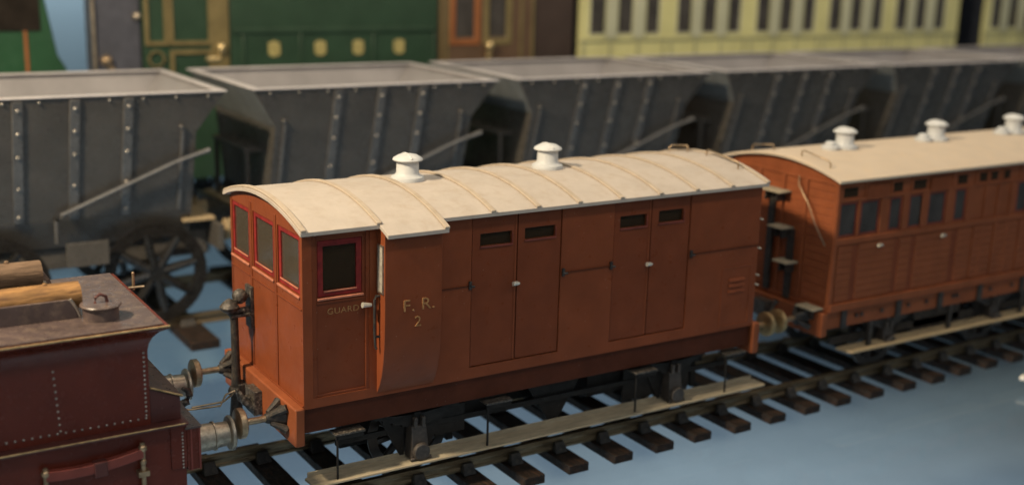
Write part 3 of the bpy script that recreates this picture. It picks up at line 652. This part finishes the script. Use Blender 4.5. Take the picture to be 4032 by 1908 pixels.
# rear buffers
for y, z in ((-.86,.99), (.80,1.04)):
    q = MB(); q.lathe([(.21,0),(.21,.03),(.165,.05),(.16,.26),(.175,.265),(.175,.285),(.15,.29),(.145,.44)], (-1.27,y,z), 'x', 24); bo = q.build('buffer', 'steel', ten, 40)
    q = MB(); q.lathe([(.145,.44),(.20,.455),(.21,.47),(.21,.49),(.19,.505),(0,.512)], (-1.27,y,z), 'x', 28); q.build('buffer_head', 'steel', bo, 40)
q = MB(); q.box(-1.27,-1.24,-.12,.12,1.0,1.24); pp = [(-1.24,0,1.1),(-1.12,0,1.1),(-1.03,0,1.13),(-1.0,0,1.2),(-1.02,0,1.27),(-1.09,0,1.31)]
q.tube(pp, [.05,.05,.05,.045,.04,.02], 10); q.build('drawhook', 'ironr', ten, 60)
q = MB(); q.tube([(-1.16,-.45,1.20),(-.78,-.50,1.20),(-.71,-.5,1.33),(-.60,-.5,1.36),(-.62,-.46,1.30),(-.72,-.44,1.22),(-1.1,-.40,1.20)], .013, 8)
q.tube([(-1.26,-.45,1.20),(-1.16,-.45,1.20)], .02, 6); q.build('coupling_wire', 'bronze', ten, 60)

def log_mesh(name, xa, xb, y, z, r, mat, label):
    m_ = MB(); n = 22; rings = []; rnd = random.Random(int(r*1000)+int(xa*10))
    ph = [rnd.uniform(0, 6) for _ in range(5)]
    K_ = 26
    for k in range(K_+1):
        u = k/K_; x = xa+(xb-xa)*u; rr = r*(1+.03*math.sin(5*u+ph[0])+.02*math.sin(13*u+ph[1])); dy = .02*math.sin(4*u+ph[2]); ring = []
        for i in range(n):
            a = 2*math.pi*i/n; q_ = rr*(1+.035*math.sin(3*a+ph[3]+u)+.025*math.sin(7*a+ph[4]))
            ring.append(m_.bm.verts.new((x, y+dy+q_*math.cos(a), z+q_*math.sin(a))))
        rings.append(ring)
    for k in range(K_):
        for i in range(n): m_.bm.faces.new((rings[k][i], rings[k][(i+1) % n], rings[k+1][(i+1) % n], rings[k+1][i]))
    m_.bm.faces.new(rings[0][::-1]); m_.bm.faces.new(rings[-1])
    m_.ball((xb-.35, y, z+r), .03, (1,1,.8), 8, 6)
    o = m_.build(name, mat, None, 50); return tag(o, label, 'log', 'logs on the tender')
log_mesh('wooden_log', -7, -2.34, -.52, 2.815, .145, 'logy', 'yellow barked log lying on the near rail of the maroon tender')
log_mesh('wooden_log', -7, -2.60, .18, 2.92, .155, 'logb', 'grey brown barked log on the tender behind the yellow barked one')
q = MB(); rnd = random.Random(3)
for k in range(170):
    x = rnd.uniform(-4.2,-2.52); y = rnd.uniform(-.34,.5); q.ball((x,y,2.68+rnd.uniform(0,.09)), rnd.uniform(.03,.06), (rnd.uniform(.7,1.4),rnd.uniform(.7,1.3),rnd.uniform(.6,1)), 6, 4)
tag(q.build('coal', 'coal', None, 0), 'dark coal heaped between the logs on the tender', 'coal', kind='stuff')

# ------------------------------------------------------------------ hopper wagons
HY = 8.17; HX = -3.30
hop = empty('hopper_wagon', (HX, HY, 0), 'charcoal hopper wagon behind the maroon tender, spoked wheel and long lever in view', 'model wagon', 'charcoal hopper wagons')
LN = 5.0; ya, yb = HY-1.87, HY+1.87
def XX(o): return HX+o
m_ = MB(); tf = .03
lo, fold, rim, fl_ = 1.45, 1.98, 4.12, 3.42; ins = .46
def ty(z): return .30*(rim-z)
for sgn in (-1, 1):
    Y0 = HY+sgn*1.87; Y1 = HY+sgn*1.0
    up = [(0,rim),(LN,rim),(LN-ins,fl_),(LN-ins,fold),(ins,fold),(ins,fl_)]
    A = [m_.bm.verts.new((XX(a), Y0-sgn*ty(c), c)) for a, c in up]; B = [m_.bm.verts.new((XX(a), Y0-sgn*(ty(c)+tf), c)) for a, c in up]
    m_.bm.faces.new(A); m_.bm.faces.new(B[::-1])
    for i in range(6): m_.bm.faces.new((A[i], A[(i+1) % 6], B[(i+1) % 6], B[i]))
    Y0 -= sgn*ty(fold)
    m_.hexa([(XX(ins),Y1,lo),(XX(LN-ins),Y1,lo),(XX(LN-ins),Y1-sgn*tf,lo),(XX(ins),Y1-sgn*tf,lo),(XX(ins),Y0,fold),(XX(LN-ins),Y0,fold),(XX(LN-ins),Y0-sgn*tf,fold),(XX(ins),Y0-sgn*tf,fold)])
for e in (0, 1):
    fx = (lambda o: XX(o)) if e == 0 else (lambda o: XX(LN-o))
    xa_, xb_ = fx(ins+.02), fx(ins+.05); d0, d1 = tf+.004+ty(fold), tf+.004+ty(fl_-.01)
    m_.hexa([(xa_,ya+d0,fold),(xb_,ya+d0,fold),(xb_,yb-d0,fold),(xa_,yb-d0,fold),(xa_,ya+d1,fl_-.01),(xb_,ya+d1,fl_-.01),(xb_,yb-d1,fl_-.01),(xa_,yb-d1,fl_-.01)])
m_.build('hopper_body', 'hop', hop, 25, bevel=.01)
for e in (0, 1):
    fx = (lambda o: XX(o)) if e == 0 else (lambda o: XX(LN-o))
    q = MB(); d1 = tf+.004+ty(fl_); d0 = tf+.004
    q.hexa([(fx(ins),ya+d1,fl_),(fx(ins+.04),ya+d1,fl_),(fx(ins+.04),yb-d1,fl_),(fx(ins),yb-d1,fl_),(fx(0),ya+d0,rim),(fx(.05),ya+d0,rim),(fx(.05),yb-d0,rim),(fx(0),yb-d0,rim)]); q.build('end_plate', 'hopend', hop, 25)
q = MB()
# rim flange and inner sloping sheets
w = .13
q.wall('y', 0, .03, 0, 1, 0, 1, []) if False else None
for (a, c, d, e) in ((-.03,LN+.03,ya-.03,ya+w),(-.03,LN+.03,yb-w,yb+.03),(-.03,w,ya+w,yb-w),(LN-w,LN+.03,ya+w,yb-w)): q.box(XX(a), XX(c), d, e, rim+.002, rim+.035)
rim_o = q.build('rim', 'hopin', hop, 30, bevel=.01)
q = MB()
z1, z2 = rim, 3.72
for sgn in (-1, 1):
    Y = HY+sgn*1.82; Yc = HY+sgn*.4; Y2 = HY+sgn*1.66
    A = [(.06,Y,z1),(LN-.06,Y,z1),(LN-.38,Y2,z2),(.38,Y2,z2)]; v = [q.bm.verts.new((XX(p[0]),p[1],p[2])) for p in A]; q.bm.faces.new(v)
    B = [(.38,Y2,z2),(LN-.38,Y2,z2),(LN-1.7,Yc,2.45),(1.7,Yc,2.45)]; v = [q.bm.verts.new((XX(p[0]),p[1],p[2])) for p in B]; q.bm.faces.new(v)
for e in (0, 1):
    f = lambda o: XX(o) if e == 0 else XX(LN-o)
    v = [q.bm.verts.new(p) for p in ((f(.06),HY-1.82,z1),(f(.06),HY+1.82,z1),(f(.38),HY+1.66,z2),(f(.38),HY-1.66,z2))]; q.bm.faces.new(v)
    v = [q.bm.verts.new(p) for p in ((f(.38),HY-1.66,z2),(f(.38),HY+1.66,z2),(f(1.7),HY+.4,2.45),(f(1.7),HY-.4,2.45))]; q.bm.faces.new(v)
v = [q.bm.verts.new(p) for p in ((XX(1.7),HY-.4,2.45),(XX(LN-1.7),HY-.4,2.45),(XX(LN-1.7),HY+.4,2.45),(XX(1.7),HY+.4,2.45))]; q.bm.faces.new(v)
q.build('inner_lining', 'hoplin', hop, 0)
for xo in (.64, 1.62, 2.50, 3.36, 4.30):
    q = MB(); ww = .085 if .7 < xo < 4 else .035
    zt_ = rim-.03 if ww > .05 else 3.5
    yo = lambda z, d: ya+ty(z)-d
    q.hexa([(XX(xo-ww),yo(fold,.035),fold),(XX(xo+ww),yo(fold,.035),fold),(XX(xo+ww),yo(fold,.003),fold),(XX(xo-ww),yo(fold,.003),fold),(XX(xo-ww),yo(zt_,.035),zt_),(XX(xo+ww),yo(zt_,.035),zt_),(XX(xo+ww),yo(zt_,.003),zt_),(XX(xo-ww),yo(zt_,.003),zt_)])
    if ww < .05: q.tube([(XX(xo),yo(3.5,.03),3.5),(XX(xo-.06),yo(3.56,.03),3.56)], .04, 6)
    st = q.build('strap', 'hopst', hop, 30, bevel=.015)
    if ww > .05:
        q = MB()
        for z in (3.94, 3.55, 3.15): q.ball((XX(xo),yo(z,.038),z), .033, (1,.8,1), 12, 10)
        for z in (2.1, 2.6): q.ball((XX(xo),yo(z,.038),z), .033, (1,.8,1), 12, 10)
        merge(st, q.build('rivet_row', 'rivet', hop, 60))
q = MB()
for k in range(9): q.ball((XX(.3+k*.55), ya+ty(rim-.06)-.012, rim-.06), .024, u=12, v=10)
merge(rim_o, q.build('rim_rivets', 'rivet', hop, 60))
q = MB(); yo = lambda z, d: ya+ty(z)-d
q.tube([(XX(2.20),yo(1.98,.06),1.60),(XX(2.20),yo(2.0,.08),2.0),(XX(2.28),yo(2.1,.10),2.09),(XX(4.14),yo(2.9,.12),2.90),(XX(4.31),yo(2.96,.12),2.96),(XX(4.76),yo(3.1,.12),3.10)], [.035,.035,.04,.035,.035,.05], 8); q.build('brake_lever', 'hopst', hop, 40)
q = MB()
for y in (HY-.92, HY+.86): q.box(XX(.1), XX(LN-.1), y, y+.06, 1.05, 1.50)
q.box(XX(2.3), XX(3.0), HY-1.5, HY-1.46, 1.2, 1.62)
q.box(XX(0), XX(.1), HY-1.6, HY+1.6, 1.25, 1.72); q.box(XX(LN-.1), XX(LN), HY-1.6, HY+1.6, 1.25, 1.72); q.build('underframe', 'hop', hop, 30, bevel=.01)
for a, c in ((LN-.62, LN-.04), (.04, .62)):
    q = MB(); q.box(XX(a), XX(c), HY-1.25, HY+1.25, 1.74, 1.80); q.build('end_platform', 'boardb', hop, 30, bevel=.01)
    q = MB(); q.box(XX(a+.1), XX(c-.1), HY-.9, HY+.9, 2.86, 2.95); q.box(XX(a+.12), XX(a+.2), HY-.9, HY-.8, 1.801, 2.859); q.box(XX(a+.12), XX(a+.2), HY+.8, HY+.9, 1.801, 2.859); q.build('end_rail', 'hop', hop, 30, bevel=.01)
for e, d in ((0,-1),(LN,1)):
    for y in (HY-1.05, HY+1.05):
        q = MB(); q.lathe([(.14,0),(.1,d*.18),(.07,d*.18),(.07,d*.28),(.2,d*.29),(.2,d*.33),(0,d*.335)], (XX(e),y,1.5), 'x', 14); q.build('buffer', 'boardb', hop, 40)
for xo in (1.16, 3.84): wheelset(hop, XX(xo), ((6.90,-1),(9.67,1)), .86, .88, 8)
hl = ['charcoal hopper wagon second from the left, directly behind the ribbed cream roof',
      'third charcoal hopper wagon, above the right half of the ribbed cream roof',
      'fourth charcoal hopper wagon, behind the smooth roofed coach and below the long yellow carriage',
      'fifth charcoal hopper wagon from the left, above the second ventilator of the coach roof',
      'sixth charcoal hopper wagon, cut by the right edge of the photo']
for i, lab in enumerate(hl):
    c = copy_tree(hop); c.location = (HX+(i+1)*5.52, HY, 0); c['label'] = lab

# ------------------------------------------------------------------ rear row of carriages
BY = 13.0
def simple_gear(root, xs, z=.6):
    for x in xs: wheelset(root, x, ((13.5,-1),(16.3,1)), .8, .82, 8)
# green locomotive cut by the left edge
g1 = empty('green_locomotive', (-4, 14.9, 0), 'green locomotive cut off by the top left corner, beside the pale blue gap', 'model locomotive')
q = MB(); q.prism([(-9,1.3),(.45,1.3),(.52,3.9),(.35,4.2),(.14,5.4),(.1,7.2),(-9,7.2)], 'y', BY, 16.8); q.build('tank_side', 'greenl', g1, 30, bevel=.05)
q = MB(); q.box(-9, .02, BY-.03, BY-.002, 4.72, 5.42); q.build('cab_opening', 'dark', g1, 30)
q = MB(); q.box(-9, .05, BY-.05, BY-.002, 5.421, 5.7); q.build('cornice', 'olive', g1, 30)
q = MB(); q.box(-.32, -.25, BY-.03, BY-.002, 3.2, 4.72); q.build('lining', 'teako', g1, 30)
simple_gear(g1, (-7,-4,-1.2))
# dark loco with lined green cab
g2 = empty('lined_locomotive', (2.6, 14.9, 0), 'green locomotive cab with olive and gold lining next to a grey violet boiler end', 'model locomotive')
q = MB(); q.box(1.15, 2.16, BY+.1, 14.0, 1.3, 7.0); q.build('boiler_end', 'greyu', g2, 30, bevel=.06)
q = MB(); q.tube([(1.12,BY+.06,3.2),(1.12,BY+.06,7)], .04, 8); q.build('pipe', 'steel', g2, 30)
q = MB(); q.ball((1.36,BY+.06,4.05), .13); q.tube([(1.36,BY+.06,4.05),(1.5,BY+.06,3.8)], .07, 8); q.build('tap', 'bronze', g2, 60)
q = MB(); q.ball((2.05,BY+.05,5.0), .1); q.build('rivet_boss', 'steel', g2, 60)
q = MB(); q.box(2.161, 4.08, BY, 16.8, 1.3, 7.0); q.build('cab_side', 'green', g2, 30, bevel=.03)
for a, c, z0, z1 in ((2.24,2.66,4.42,7.1),(2.78,3.66,4.42,7.1),(2.78,3.66,3.5,4.26)):
    q = MB(); q.frame('y', BY-.05, .049, a-.05, c+.05, z0-.05, z1, .09); q.build('lining', 'olive', g2, 30)
q = MB(); q.box(3.68, 4.10, BY-.04, BY-.002, 3.2, 7.0); q.build('cab_beading', 'olive', g2, 30, bevel=.02)
q = MB(); q.ball((3.88,BY-.10,4.28), .12, (.8,.8,1.2)); q.tube([(3.88,BY,4.28),(3.88,BY-.1,4.28)], .04, 8); q.tube([(3.55,BY-.05,4.05),(3.85,BY-.07,4.05)], .06, 8); q.build('handle', 'brassb', g2, 60)
q = MB()
pts = [(2.43+.17*math.cos(a), BY-.03, 4.07+.17*math.sin(a)) for a in [2*math.pi*i/16 for i in range(17)]]; q.tube(pts, .03, 6); q.build('ring', 'olive', g2, 60)
simple_gear(g2, (1.9, 3.6))
# green tender with four crests
g3 = empty('green_tender', (6.8, 14.9, 0), 'dark green tender with four small gold crests in a row', 'model tender')
q = MB(); q.box(4.13, 9.55, BY, 16.8, 1.2, 6.4); q.build('tank_side', 'green', g3, 30, bevel=.03)
q = MB(); q.box(4.2, 9.5, BY-.05, BY-.002, 4.60, 4.72); q.box(4.2, 9.5, BY-.06, BY-.002, 3.1, 3.5)
for x in (4.45,5.85,7.75,9.45): q.box(x-.04, x+.04, BY-.04, BY-.002, 3.5, 4.6)
q.build('side_beading', 'green', g3, 30, bevel=.02)
for x in (5.18, 6.34, 7.33, 8.44):
    q = MB(); z = 4.24; q.prism([(x-.14,z+.15),(x-.05,z+.17),(x,z+.2),(x+.05,z+.17),(x+.14,z+.15),(x+.14,z-.12),(x+.07,z-.16),(x,z-.18),(x-.07,z-.16),(x-.14,z-.12)], 'y', BY-.03, BY-.002); q.build('crest', 'crest', g3, 0)
simple_gear(g3, (5.2, 7, 8.8))
# teak carriage end
g4 = empty('brown_carriage', (11.8, 14.9, 0), 'brown carriage with an orange framed window and brass door knob', 'model coach')
q = MB(); q.wall('y', BY, .1, 9.58, 12.45, 1.2, 6.8, [(10.0,10.66,4.44,6.3),(11.0,11.62,4.44,6.3)]); q.box(9.58, 12.45, BY+.5, 16.8, 1.2, 6.8); q.build('carriage_side', 'teak', g4, 30)
for a, c, mt in ((10.0,10.66,'teako'),(11.0,11.62,'olive')):
    q = MB(); q.frame('y', BY-.03, .08, a-.12, c+.12, 4.24, 6.4, .16); f = q.build('window_frame', mt, g4, 30, bevel=.02)
    p = MB(); p.box(a, c, BY+.04, BY+.06, 4.4, 6.3); p.build('pane', 'winr', f, 0)
q = MB()
for x in (9.62,9.78,12.0,12.36): q.box(x, x+.07, BY-.03, BY-.002, 3, 6.8)
q.build('beading', 'olive', g4, 30, bevel=.01)
q = MB(); q.ball((11.0,BY-.14,4.24), .12); q.tube([(11.0,BY-.12,4.2),(11.0,BY-.1,3.8)], .07, 8); q.build('handle', 'brassb', g4, 60)
q = MB(); q.box(12.451, 13.75, BY+.05, 16.8, 1.2, 6.8); q.build('guard_compartment', 'teakd', g4, 30, bevel=.04)
simple_gear(g4, (10.6, 12.8))
# yellow green carriages
def yellow(x0, ncomp, label, x1):
    g = empty('yellow_carriage', (x0+2, 14.9, 0), label, 'model coach', 'yellow green carriages')
    hs = []
    for k in range(ncomp):
        b0 = x0+.35+k*3.08
        hs += [(b0-.04, b0+.50, 4.46, 6.3), (b0+.90, b0+1.44, 4.46, 6.3), (b0+1.86, b0+2.38, 4.46, 6.3)]
    hs = [h for h in hs if h[1] < x1-.1]
    q = MB(); q.wall('y', BY, .12, x0, x1, 1.5, 6.6, hs); q.box(x0+.1, x1-.1, 16.6, 16.7, 1.5, 6.6)
    q.build('carriage_side', 'yellow', g, 30)
    for a in (x0, x1-.1): q = MB(); q.box(a, a+.1, BY+.122, 16.7, 1.5, 6.6); q.build('carriage_end', 'endnavy', g, 30)
    q = MB(); q.box(x0+.1, x1-.1, BY+.3, BY+.34, 3, 6.5); q.build('interior', 'dark', g, 0)
    for a, c, z0, z1 in hs:
        q = MB(); q.frame('y', BY-.02, .04, a-.03, c+.03, z0-.03, z1+.03, .05); f = q.build('window_frame', 'pillar', g, 30, bevel=.015)
        p = MB(); p.box(a+.02, c-.02, BY+.005, BY+.015, z0, z1); p.build('pane', 'winr', f, 0)
    q = MB(); q.box(x0, x1, BY-.05, BY-.002, 4.27, 4.34); q.box(x0, x1, BY-.04, BY-.002, 3.78, 3.84)
    for k in range(ncomp):
        b0 = x0+.35+k*3.08
        for o in (-.25, .66, 1.63, 2.55):
            if b0+o < x1-.1: q.box(b0+o-.04, b0+o+.04, BY-.045, BY-.002, 3.3, 4.27)
        for o in (.46,.88,1.43,1.86):
            if b0+o < x1-.1: q.box(b0+o, b0+o+.04, BY-.03, BY-.002, 4.34, 6.5)
    q.build('beading', 'yellowd', g, 30, bevel=.01)
    for k in range(ncomp):
        for o in (.53, 1.47):
            b0 = x0+.35+k*3.08+o
            if b0+.4 < x1-.1: q = MB(); q.box(b0, b0+.35, BY-.035, BY-.002, 4.36, 6.5); q.build('window_pillar', 'pillar', g, 30, bevel=.01)
    simple_gear(g, [x0+2, x1-2])
    r_ = MB(); 
    r_.prism([(BY-.1,6.62),(14,7.05),(14.9,7.15),(15.8,7.05),(16.8,6.62)], 'x', x0-.05, x1+.05); r_.build('roof', 'creamb', g, 40)
    return g
yellow(13.95, 5, 'long yellow green carriage above the row of hopper wagons, many narrow windows', 29.75)
y2 = yellow(31.2, 3, 'yellow green carriage end cut by the top right corner', 41)
q = MB(); q.lathe([(.45,0),(.45,.1),(.3,.14),(.2,.5)], (33.6,BY-.65,4.7), 'y', 24); q.build('lamp', 'iron', y2, 40)

# ------------------------------------------------------------------ white plastic tag lying on the shelf at the right
q = MB(); q.prism([(12.35,-2.35),(13.8,-2.0),(14.2,-2.9),(12.75,-3.1)], 'z', -.16, -.08); q.prism([(12.6,-2.4),(13.7,-2.15),(14.0,-2.8),(12.9,-2.95)], 'z', -.329, -.16)
tag(q.build('plastic_stand', 'plastic', None, 30, bevel=.02), 'pale plastic stand corner at the right edge of the glass shelf', 'display stand')
